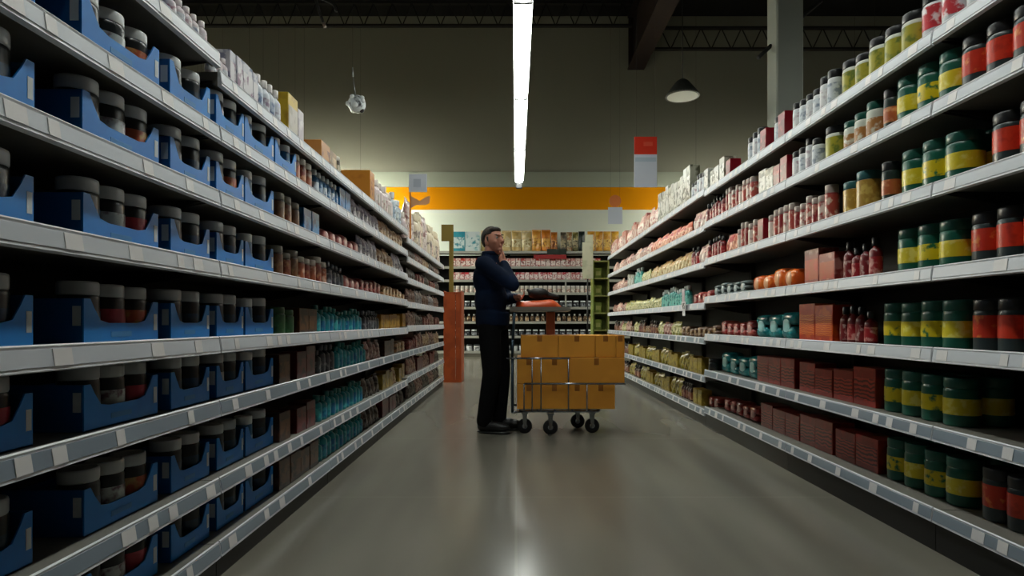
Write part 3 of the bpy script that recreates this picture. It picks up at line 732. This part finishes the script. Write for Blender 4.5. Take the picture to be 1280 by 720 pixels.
DKW = T('small dark jar with white lid', .07, .17, pm('22262a'), [pm('30343a', 'c8ccd0', 20), pm('9aa0a4', '2a2c30', 20)], pm('d8dcdc'), name='jar')
TNJ = Bt('small brown and white bottle', .05, .2, pm('6a5038'), [pm('b89468', 'e0d8c8', 20), pm('4a3424', 'c8b898', 20)], pm('dcd8d0'))
WTB = T('squat white tub', .08, .18, pm('d0d2d0'), pm('d8dcdc', '3a3e44', 12), pm('24282c'))
for zi, sp in ((6, PKB), (5, PKB2), (4, WHJ), (3, DKW), (2, TNJ), (1, DKW), (0, WTB)):
    backrow(zi, -1.72, 2.2, sp, gap=.012 if zi > 3 else .04, yo=.1)

# ------------------------------------------------------------------ end displays and signs
r = empty('display_stand', (-.985, 9.42, 0)); tag(r, 'tall orange-brown cardboard display stand at the far end of left rack', 'display stand')
M_ored = mat('orange_board', (.70, .30, .07), .55, rgb2=(.62, .25, .05), scale=5, thr=.5)
obj('front_panel', MB().box(-.125, .045, 0, .012, .04, 1.38, M_ored).box(.05, .125, .004, .016, .04, 1.38, M_ored), r)
obj('side_panel', MB().box(-.137, -.125, 0, .5, .0, 1.42, M_ored), r); obj('side_panel', MB().box(.125, .137, 0, .5, 0, 1.42, M_ored), r)
obj('base', MB().box(-.125, .125, .0, .5, 0, .04, M_ored), r); obj('top_edge', MB().box(-.125, .125, .0, .5, 1.38, 1.4, M_ored), r)
r = empty('display_post', (-1.09, 10.3, 0)); tag(r, 'olive post with square header rising behind the orange display stand', 'display stand')
M_ol = mat('olive_board', (.50, .42, .14), .6)
obj('post', MB().box(-.04, .03, -.03, .03, .02, 2.5, M_ol), r); obj('header', MB().box(-.17, .035, -.045, -.031, 2.3, 2.58, M_ol), r); obj('foot', MB().box(-.12, .12, -.15, .15, 0, .02, M_ol, .004), r)
# olive compartment unit, right
M_gr = mat('olive_green', (.45, .50, .14), .6, rgb2=(.38, .44, .12), scale=6, thr=.5); M_grd = mat('olive_light', (.62, .62, .34), .6)
r = empty('display_shelf', (1.60, 11.42, 0)); tag(r, 'tall narrow olive green compartment display at the far end of right rack', 'display stand')
for s in (-1, 1): obj('side_panel', MB().box(s * .14 - .012, s * .14 + .012, 0, .36, 0, 2.1, M_grd if s > 0 else M_gr), r)
obj('back_panel', MB().box(-.13, .13, .34, .36, 0, 2.1, M_gr), r)
for k in range(7): obj('shelf', MB().box(-.127, .127, 0, .34, .12 + k * .325, .14 + k * .325, M_grd), r)
for k in range(6):
    z = .141 + k * .325
    b = MB().box(-.1, .03, 0, .2, 0, .19, M_gr, .003).box(-.075, .01, -.001, 0, .05, .13, M_grd)
    tag(obj('green_box', b, None, (1.60 - .015, 11.48, z)), 'olive green box in the narrow olive display, %s compartment up' % ORD[k], 'box', 'boxes in the olive display')
r = empty('standing_board', (1.335, 11.3, 0)); tag(r, 'cream board on a dark stand left of the olive display', 'sign')
obj('board', MB().box(-.1, .1, 0, .02, 1.74, 2.42, mat('cream_board', (.82, .82, .70), .5, rgb2=(.74, .75, .62), scale=6, thr=.6), .003), r)
obj('board_top', MB().box(-.03, .1, 0, .02, 2.42, 2.56, mat('cream_board', (0, 0, 0))), r)
obj('post', MB().tube((0, .04, .02), (0, .04, 1.8), .014, M_black), r); obj('foot', MB().lathe([(.09, 0), (.09, .012), (.03, .025)], M_black, 20, cy=.04), r)

def sign(x, y, w, z0, z1, red, lab, post_to, hang=None):
    r = empty('aisle_sign', (x, y, z0)); tag(r, lab, 'sign')
    H = z1 - z0; zr = H * (1 - red)
    wp = mat('sign_white', (.82, .84, .88), .4)
    if zr > 0: obj('white_panel', MB().box(-w / 2, w / 2, -.004, .004, 0, zr, wp), r)
    if red > 0: obj('red_panel', MB().box(-w / 2, w / 2, -.005, .005, zr, H, mat('sign_red', (.82, .20, .11), .4)), r)
    return r
r = sign((807 - VX) * 8.6 / F, 8.6, .32, bzp(234, 8.6), bzp(171, 8.6), .35, 'hanging aisle sign, red above white, over the right rack', 0)
obj('white_emblem', MB().box(-.03, .1, -.007, -.005, .58, .64, mat('sign_faint_red', (.86, .33, .24), .4)), r)
obj('header_stripe', MB().box(-.15, .15, -.006, -.0042, .36, .42, mat('sign_bluegrey', (.70, .76, .81), .4)), r)
for s in (-1, 1): obj('hanging_wire', MB().tube((s * .13, 0, .71), (s * .13, 0, 9.3 - r.location.z), .0015, M_black, seg=4), r)
r = sign((769 - VX) * 13.2 / F, 13.2, .31, bzp(280, 13.2), bzp(259, 13.2), 0, 'small distant white hanging sign under an orange disc before the gold band', 0)
disc = obj('orange_disc', MB().lathe([(.13, -.006), (.13, .006)], mat('sign_orange', (.85, .48, .24), .5), 24), r)
disc.rotation_euler = (PI / 2, 0, 0); disc.location = (0, 0, .5)
for s in (-1, 1): obj('hanging_wire', MB().tube((s * .1, .01, .36), (s * .1, .01, 9.3 - r.location.z), .0015, M_black, seg=4), r)
yS = 6.1
r = empty('shelf_sign', (-.984, yS, bzp(240, yS))); tag(r, 'square white sign on an orange post above the left rack', 'sign')
obj('white_panel', MB().box(-.09, .09, -.004, .004, 0, .18, mat('sign_white', (0, 0, 0))), r)
obj('emblem', MB().box(-.045, .03, -.006, -.0042, .05, .13, mat('sign_greyblue', (.70, .73, .78), .4)), r)
obj('pennant', MB().prism([(-.07, -.16), (-.02, -.13), (.08, -.13), (.115, -.11), (.12, -.04), (.08, -.05), (.02, -.09), (-.07, -.04)], 'y', -.004, .004, mat('pennant_pink', (.85, .62, .45), .5)), r)
obj('post', MB().box(-.085, -.07, .004, .016, 1.77 - r.location.z, .17, mat('post_orange', (.88, .55, .2), .5)), r)
# price sign on the right rack
yP = 6.04; r = empty('price_sign', (XR - .02, yP, 1.08)); tag(r, 'white price sign with dark letters clipped to right rack rail', 'sign')
obj('card', MB().box(-.008, -.004, -.07, .07, -.035, .055, M_tag), r)
obj('lower_card', MB().box(-.008, -.004, -.055, .03, -.085, -.035, M_tag), r); obj('upper_card', MB().box(-.008, -.004, -.04, .05, .055, .18, mat('card_lilac', (.80, .74, .76), .5)), r)
cu = bpy.data.curves.new('lettering', 'FONT'); cu.body = 'VS'; cu.size = .085; cu.extrude = .001; cu.align_x = 'CENTER'; cu.materials.append(M_black)
tmp = bpy.data.objects.new('lettering_curve', cu); me = bpy.data.meshes.new_from_object(tmp); bpy.data.objects.remove(tmp)
o = obj('lettering', me, r); o.rotation_euler = (PI / 2, 0, -PI / 2); o.location = (-.0095, -.005, -.015)

# ------------------------------------------------------------------ trolley
TY = 5.0
def tx(px, Y=TY): return (px - VX) * Y / F
def tz(py, Y=TY): return CAMZ + (VY - py) * Y / F
r = empty('stock_trolley', (tx(706), TY + .2, 0)); tag(r, 'steel stock trolley with four black casters carrying cardboard boxes', 'trolley')
ox, oy = r.location.x, r.location.y
def tl(x, y, z): return (x - ox, y - oy, z)
zd = tz(512)
m = MB()
for y in (TY + .05, TY + .22, TY + .42):
    m.tube(tl(tx(650), y, zd - .02), tl(tx(750), y, zd - .02), .011, M_chrome)
for px in (650, 672, 694, 716, 738, 750):
    m.tube(tl(tx(px), TY + .03, zd - .012), tl(tx(px), TY + .43, zd - .012), .008, M_chrome)
obj('deck', m, r)
for (px, Y) in ((656, 5.10), (688, 5.04), (722, 5.36), (740, 5.12)):
    x = tx(px, Y); c = MB(); rr = .062
    c.box(x - ox - .028, x - ox + .028, Y - oy - .03, Y - oy + .03, zd - .05, zd - .028, M_chrome, .003)
    for s in (-1, 1): c.prism([(x - ox - .02, zd - .05), (x - ox + .02, zd - .05), (x - ox + .012, rr - .012), (x - ox - .012, rr - .012)], 'y', Y - oy + s * .022 - .002, Y - oy + s * .022 + .002, M_chrome)
    co = obj('caster', c, r)
    w = MB().lathe([(rr * .7, -.017), (rr * .95, -.016), (rr, -.008), (rr, .008), (rr * .95, .016), (rr * .7, .017)], M_rubber, 24).lathe([(rr * .35, -.019), (rr * .35, .019)], M_steel, 12)
    wo = obj('wheel', w, co); wo.rotation_euler = (PI / 2, 0, 0); wo.location = (x - ox, Y - oy, rr)
fr = MB(); yF = TY - .045; yFb = yF
for a, c, py in ((633, 712, 447.5), (655, 781, 479)):
    fr.tube(tl(tx(a), yF, tz(py)), tl(tx(c), yF, tz(py)), .0085, M_chrome)
obj('side_rail', fr, r)
for px, p0, p1 in ((665, 447, 513), (676, 447, 513), (710, 447, 513), (733, 479, 513)):
    m = MB().tube(tl(tx(px), yF, tz(p0)), tl(tx(px), yF, tz(p1)), .006, M_chrome)
    if px == 665: m.tube(tl(tx(655), yF, tz(479)), tl(tx(655), yF, tz(513)), .006, M_chrome)
    m.tube(tl(tx(px), yF, tz(513)), tl(tx(px), TY + .05, tz(514)), .006, M_chrome)
    obj('side_bar', m, r)
pst = MB()
for y in (TY - .02, TY + .42):
    pst.path([tl(tx(640.5), y, zd - .02), tl(tx(640.5), y, tz(446)), tl(tx(648) if 0 else tx(641), y, tz(425)), tl(tx(643), y, tz(391))], .012, mat('post_blue', (.20, .27, .32), .35, .5))
pst.tube(tl(tx(640.5), TY - .02, zd - .02), tl(tx(652), TY + .05, zd - .02), .011, M_chrome); pst.tube(tl(tx(640.5), TY + .42, zd - .02), tl(tx(652), TY + .42, zd - .02), .011, M_chrome)
obj('push_frame', pst, r)
ty0, ty1 = TY - .03, TY + .43
t = MB(); tzz = tz(389)
t.box(tx(637) - ox, tx(713) - ox, ty0 - oy, ty1 - oy, tzz, tzz + .012, mat('tray_grey', (.50, .48, .44), .4), .003)
for y in (ty0, ty1 - .01): t.box(tx(637) - ox, tx(713) - ox, y - oy, y + .01 - oy, tzz + .012, tzz + .035, mat('tray_grey', (0, 0, 0)))
obj('upper_tray', t, r)
# goods on the upper tray
ob = MB().ell((0, 0, .0), (.195, .17, .062), mat('orange_bag', (.86, .33, .12), .45, rgb2=(.92, .45, .22), scale=7, thr=.6), 28, 14, fn=lambda p: Vector((math.copysign(abs(p.x / .195) ** .5 * .195, p.x), math.copysign(abs(p.y / .17) ** .6 * .17, p.y), max(-.028, p.z * (1 - .8 * (p.x + .1)) + .010 * math.sin(26 * p.x) * (p.z > 0)))))
tag(obj('orange_bag', ob, None, (tx(674), TY + .2, tzz + .0405)), 'soft orange bag lying on the trolley tray beside the person', 'bag')
db = MB(); mk = mat('dark_bag', (.10, .09, .08), .6, rgb2=(.2, .18, .15), scale=10, thr=.6)
db.ell((-.02, 0, .0), (.09, .08, .05), mk, 20, 10).cone((.0, 0, .0), (.14, -.01, -.028), .034, .018, mk).cone((-.06, 0, .0), (-.11, 0, .03), .03, .014, mk)
o = obj('dark_bag', db, None, (tx(677), TY + .17, tzz + .152)); md = o.modifiers.new('remesh', 'REMESH'); md.mode = 'VOXEL'; md.voxel_size = .008; md.use_smooth_shade = True
tag(o, 'crumpled dark brown bag lying on top of the orange bag', 'bag')
def cbox(pxa, pxb, pya, pyb, yf, dep, lab, k):
    g = .004; w = (tx(pxb, yf) - tx(pxa, yf)) / 2 - g / 2; x = (tx(pxa, yf) + tx(pxb, yf)) / 2
    za = tz(pyb, TY); zb = tz(pya, TY)
    r = empty('cardboard_box', (x, yf + dep / 2, za + .0012)); tag(r, lab, 'box', 'cardboard boxes on the trolley')
    h = zb - za - .003; d = dep / 2
    m = MB().box(-w, w, -d, d, 0, h, M_card, .003); obj('carton_body', m, r)
    m = MB().box(-.02, .02, -d + .004, d - .004, h, h + .0008, M_tape).box(-.02, .02, -d - .0008, -d, h * .72, h - .004, M_tape); obj('packing_tape', m, r)
D = .44
for a, c, lab in ((646, 676, 'leftmost'), (676, 710, 'second from left'), (710, 733, 'third from left'), (733, 769, 'rightmost')):
    cbox(a, c, 480, 511.5, TY, D, 'cardboard box in bottom layer on the trolley, %s' % lab, 0)
for a, c, y, lab in ((646, 676, TY, 'leftmost'), (676, 710, TY, 'second from left')):
    cbox(a, c, 447, 480, y, D, 'cardboard box in middle layer on the trolley, %s' % lab, 0)
cbox(710.5, 781, 447, 480, TY, D, 'widest cardboard box, overhanging at right of the middle layer on the trolley', 0)
for a, c, lab in ((651, 698, 'leftmost'), (698, 744, 'second from left'), (744, 770, 'second from right'), (770, 781, 'narrow rightmost one')):
    cbox(a, c, 419, 447, TY + .02, D - .06, 'cardboard box in top layer on the trolley, %s' % lab, 0)
m = MB().box(-.036, .036, -.06, .06, 0, tzz - tz(419) - .004, mat('redbrown_card', (.72, .38, .25), .7), .003)
tag(obj('narrow_carton', m, None, (tx(688, 5.2), TY + .2, tz(419) + .0015)), 'narrow reddish-brown carton upright between boxes and trolley tray', 'box')

# ------------------------------------------------------------------ person
def remesh(o, v, sm=4):
    a = o.modifiers.new('remesh', 'REMESH'); a.mode = 'VOXEL'; a.voxel_size = v; a.use_smooth_shade = True
    if sm:
        b = o.modifiers.new('smooth', 'SMOOTH'); b.iterations = sm; b.factor = .5
P = empty('person', (-.195, 5.2, 0), math.radians(-14))
tag(P, 'person in dark navy jacket and black trousers, hand at chin, beside the trolley', 'person')
M_skin = mat('skin', (.74, .50, .41), .55); M_hair = mat('hair', (.13, .10, .08), .8, rgb2=(.3, .25, .2), scale=30, thr=.55, bump=.4)
M_jack = mat('navy_jacket', (.035, .105, .21), .9, spec=.2, rgb2=(.03, .085, .17), scale=5, thr=.5, bump=.15)
M_trou = mat('black_trousers', (.035, .035, .045), .9, spec=.2, bump=.1); M_shoe = mat('black_shoe', (.035, .035, .04), .5)
headc = Vector((.0, 0, 1.625)); HR_ = Matrix.Rotation(math.radians(-8), 3, 'Y') @ Matrix.Rotation(math.radians(-30), 3, 'Z')
def hp(p): return headc + HR_ @ Vector(p)
b = MB(); S = M_skin
def skull(p):
    x, y, z = p
    if z < 0: # narrow towards jaw, keep front
        t = -z / .118; y *= 1 - .28 * t; x = x * (1 - .30 * t) + .028 * t
    else:
        t = z / .118; x -= .006 * t
    return Vector((x, y, z))
b.ell(headc, (.098, .076, .12), S, 28, 20, rot=HR_, fn=skull)
b.ell(hp((.066, 0, -.088)), (.026, .026, .022), S)          # chin
b.cone(hp((.088, 0, .015)), hp((.112, 0, -.022)), .010, .014, S)  # nose
b.ell(hp((.103, 0, -.03)), (.013, .018, .009), S)
b.ell(hp((.083, 0, .032)), (.018, .05, .010), S)           # brow
b.ell(hp((.086, 0, -.052)), (.014, .024, .006), S); b.ell(hp((.084, 0, -.062)), (.014, .021, .007), S)  # lips
for s in (-1, 1):
    b.ell(hp((-.008, s * .078, -.008)), (.018, .009, .032), S, rot=HR_)
    b.ell(hp((.06, s * .04, -.02)), (.025, .022, .022), S)
b.cone((-.035, 0, 1.43), (-.02, 0, 1.56), .058, .054, S)    # neck
# torso under clothing and limbs, all one surface
b.ell((-.02, 0, 1.30), (.10, .17, .19), S); b.ell((-.01, 0, 1.02), (.10, .15, .17), S)
sh = {-1: (-.03, -.185, 1.41), 1: (-.03, .185, 1.41)}
el = {-1: (.225, -.20, 1.235), 1: (.05, .245, 1.14)}
wr = {-1: (.112, -.085, 1.425), 1: (.205, .02, 1.135)}
for s in (-1, 1):
    b.cone((-.02, 0, 1.38), sh[s], .055, .05, S); b.cone(sh[s], el[s], .045, .036, S); b.cone(el[s], wr[s], .036, .026, S)
hipx = {-1: -.01, 1: .01}; kn = {-1: (.015, -.10, .5), 1: (.05, .09, .5)}; an = {-1: (-.05, -.10, .09), 1: (.025, .095, .09)}
for s in (-1, 1):
    b.cone((hipx[s], s * .085, .92), kn[s], .07, .05, S); b.cone(kn[s], an[s], .05, .036, S); b.cone(an[s], (an[s][0] + .12, an[s][1], .05), .034, .025, S)
def finger(p, q, r_, m_=.0): b.cone(p, q, .0088, .0082, S, 8); b.cone(q, r_, .0082, .007, S, 8)
# near hand: knuckles under the chin, index along the jaw
w = Vector(wr[-1]); pc = w + Vector((-.018, .03, .045))
b.cone(w, pc, .026, .030, S); b.ell(pc, (.030, .034, .036), S)
for k in range(4):
    p = pc + Vector((.018 - .004 * k, -.028 + .018 * k, .03)); q = p + Vector((-.030 if k else -.012, .006, .022 + (.014 if k == 0 else 0))); t = q + (Vector((-.016, .008, -.014)) if k else Vector((-.010, .002, .028)))
    finger(p, q, t)
finger(pc + Vector((.02, -.03, -.005)), pc + Vector((.022, -.034, .028)), pc + Vector((.012, -.026, .052)))
# far hand cups the near elbow
w = Vector(wr[1]); pc = w + Vector((.03, -.05, .005)); b.cone(w, pc, .026, .028, S); b.ell(pc, (.034, .04, .022), S)
for k in range(4):
    p = pc + Vector((.026 - .018 * k, -.03, 0)); q = p + Vector((.004, -.038, -.006)); t = q + Vector((.0, -.022, .02)); finger(p, q, t)
finger(pc + Vector((.03, .01, .01)), pc + Vector((.046, -.01, .03)), pc + Vector((.05, -.03, .045)))
o = obj('body', b, P); remesh(o, .0055, 2)
for s in (-1, 1):
    e = MB().ell(hp((.081, s * .031, .012)), (.012, .013, .012), mat('eye_white', (.7, .68, .65), .3), 12, 8).ell(hp((.0905, s * .0315, .012)), (.004, .006, .006), mat('iris', (.08, .05, .04), .2), 10, 6)
    obj('eye', e, P); obj('eyebrow', MB().cone(hp((.098, s * .014, .034)), hp((.082, s * .052, .036)), .005, .003, M_hair, 8), P)
# short hair, slightly off the skull, open at the face
h = MB()
h.ell(hp((-.016, 0, .026)), (.099, .083, .106), M_hair, 24, 16, rot=HR_, fn=lambda p: Vector((min(p.x, .062 + .3 * max(0, p.z - .05)), p.y, max(p.z, -.07) if p.x < -.02 else max(p.z, .028))))
h.ell(hp((.035, -.0, .085)), (.05, .06, .03), M_hair, 14, 10, rot=HR_)
for s in (-1, 1): h.cone(hp((.01, s * .074, .03)), hp((.012, s * .073, -.005)), .011, .007, M_hair, 8)
o = obj('hair', h, P); remesh(o, .005, 3)
# jacket
j = MB(); J = M_jack
j.ell((-.035, 0, 1.30), (.135, .205, .17), J); j.ell((-.02, 0, 1.12), (.138, .185, .19), J); j.ell((-.01, 0, .97), (.14, .178, .10), J)
j.lathe([(.13, .93 - .93), (.155, .0), (.16, .05), (.155, .12)], J, 24, cx=-.005, cz=.90, sx=.9, sy=1.13)
j.cone((-.035, -.09, 1.41), (-.03, .09, 1.41), .075, .075, J)
j.lathe([(.085, 0), (.076, .05), (.072, .075)], J, 20, cx=-.03, cz=1.445)
for s in (-1, 1):
    j.cone((-.03, s * .1, 1.40), sh[s], .078, .074, J); j.cone(sh[s], el[s], .074, .056, J)
    a = Vector(el[s]); c = Vector(wr[s]); j.cone(a, a.lerp(c, .92), .056, .043, J)
    j.cone(Vector(sh[s]).lerp(a, .85), a.lerp(c, .15), .056, .058, J)
o = obj('jacket', j, P); remesh(o, .011, 3)
obj('collar', MB().lathe([(.074, 0), (.07, .03), (.064, .035), (.066, 0)], J, 20, cx=-.028, cz=1.5), P)
t = MB()
t.ell((.0, 0, .93), (.128, .165, .10), M_trou)
for s in (-1, 1):
    t.cone((hipx[s], s * .08, .90), kn[s], .100, .078, M_trou); t.cone(kn[s], (an[s][0] - .0, an[s][1], .10), .078, .066, M_trou)
o = obj('trousers', t, P); remesh(o, .011, 3)
for s in (-1, 1):
    ax, ay = an[s][0], an[s][1]; sm_ = MB()
    sm_.ell((ax + .085, ay, .052), (.145, .05, .05), M_shoe, 20, 12, fn=lambda p: Vector((p.x, p.y * (1.0 if p.x > -.05 else .85), max(-.035, p.z * (1 - 1.9 * max(0, p.x)))))); sm_.cone((ax - .01, ay, .06), (ax, ay, .12), .05, .055, M_shoe)
    sh_ = obj('shoe', sm_, P); remesh(sh_, .007, 2)
    obj('sole', MB().ell((ax + .085, ay, .012), (.15, .053, .018), M_black, 20, 8, fn=lambda p: Vector((p.x, p.y, max(-.012, min(.01, p.z))))), P)

finish_labels()

# ------------------------------------------------------------------ camera, world, view
cam = bpy.data.cameras.new('camera'); co = bpy.data.objects.new('camera', cam); COL.objects.link(co)
co.location = (0, 0, CAMZ); co.rotation_euler = (PI / 2, 0, 0)
cam.sensor_width = 36; cam.lens = F / 1280 * 36; cam.shift_x = -5 / 1280; cam.shift_y = 43 / 1280; cam.clip_end = 100
bpy.context.scene.camera = co
w = bpy.data.worlds.new('world'); bpy.context.scene.world = w; w.use_nodes = True
w.node_tree.nodes['Background'].inputs[0].default_value = (.5, .55, .6, 1); w.node_tree.nodes['Background'].inputs[1].default_value = .004
vs = bpy.context.scene.view_settings
vs.view_transform = 'Standard'; vs.look = 'None'; vs.gamma = 1; vs.use_curve_mapping = False; vs.exposure = 0.0
print('OBJECTS', len(bpy.data.objects))
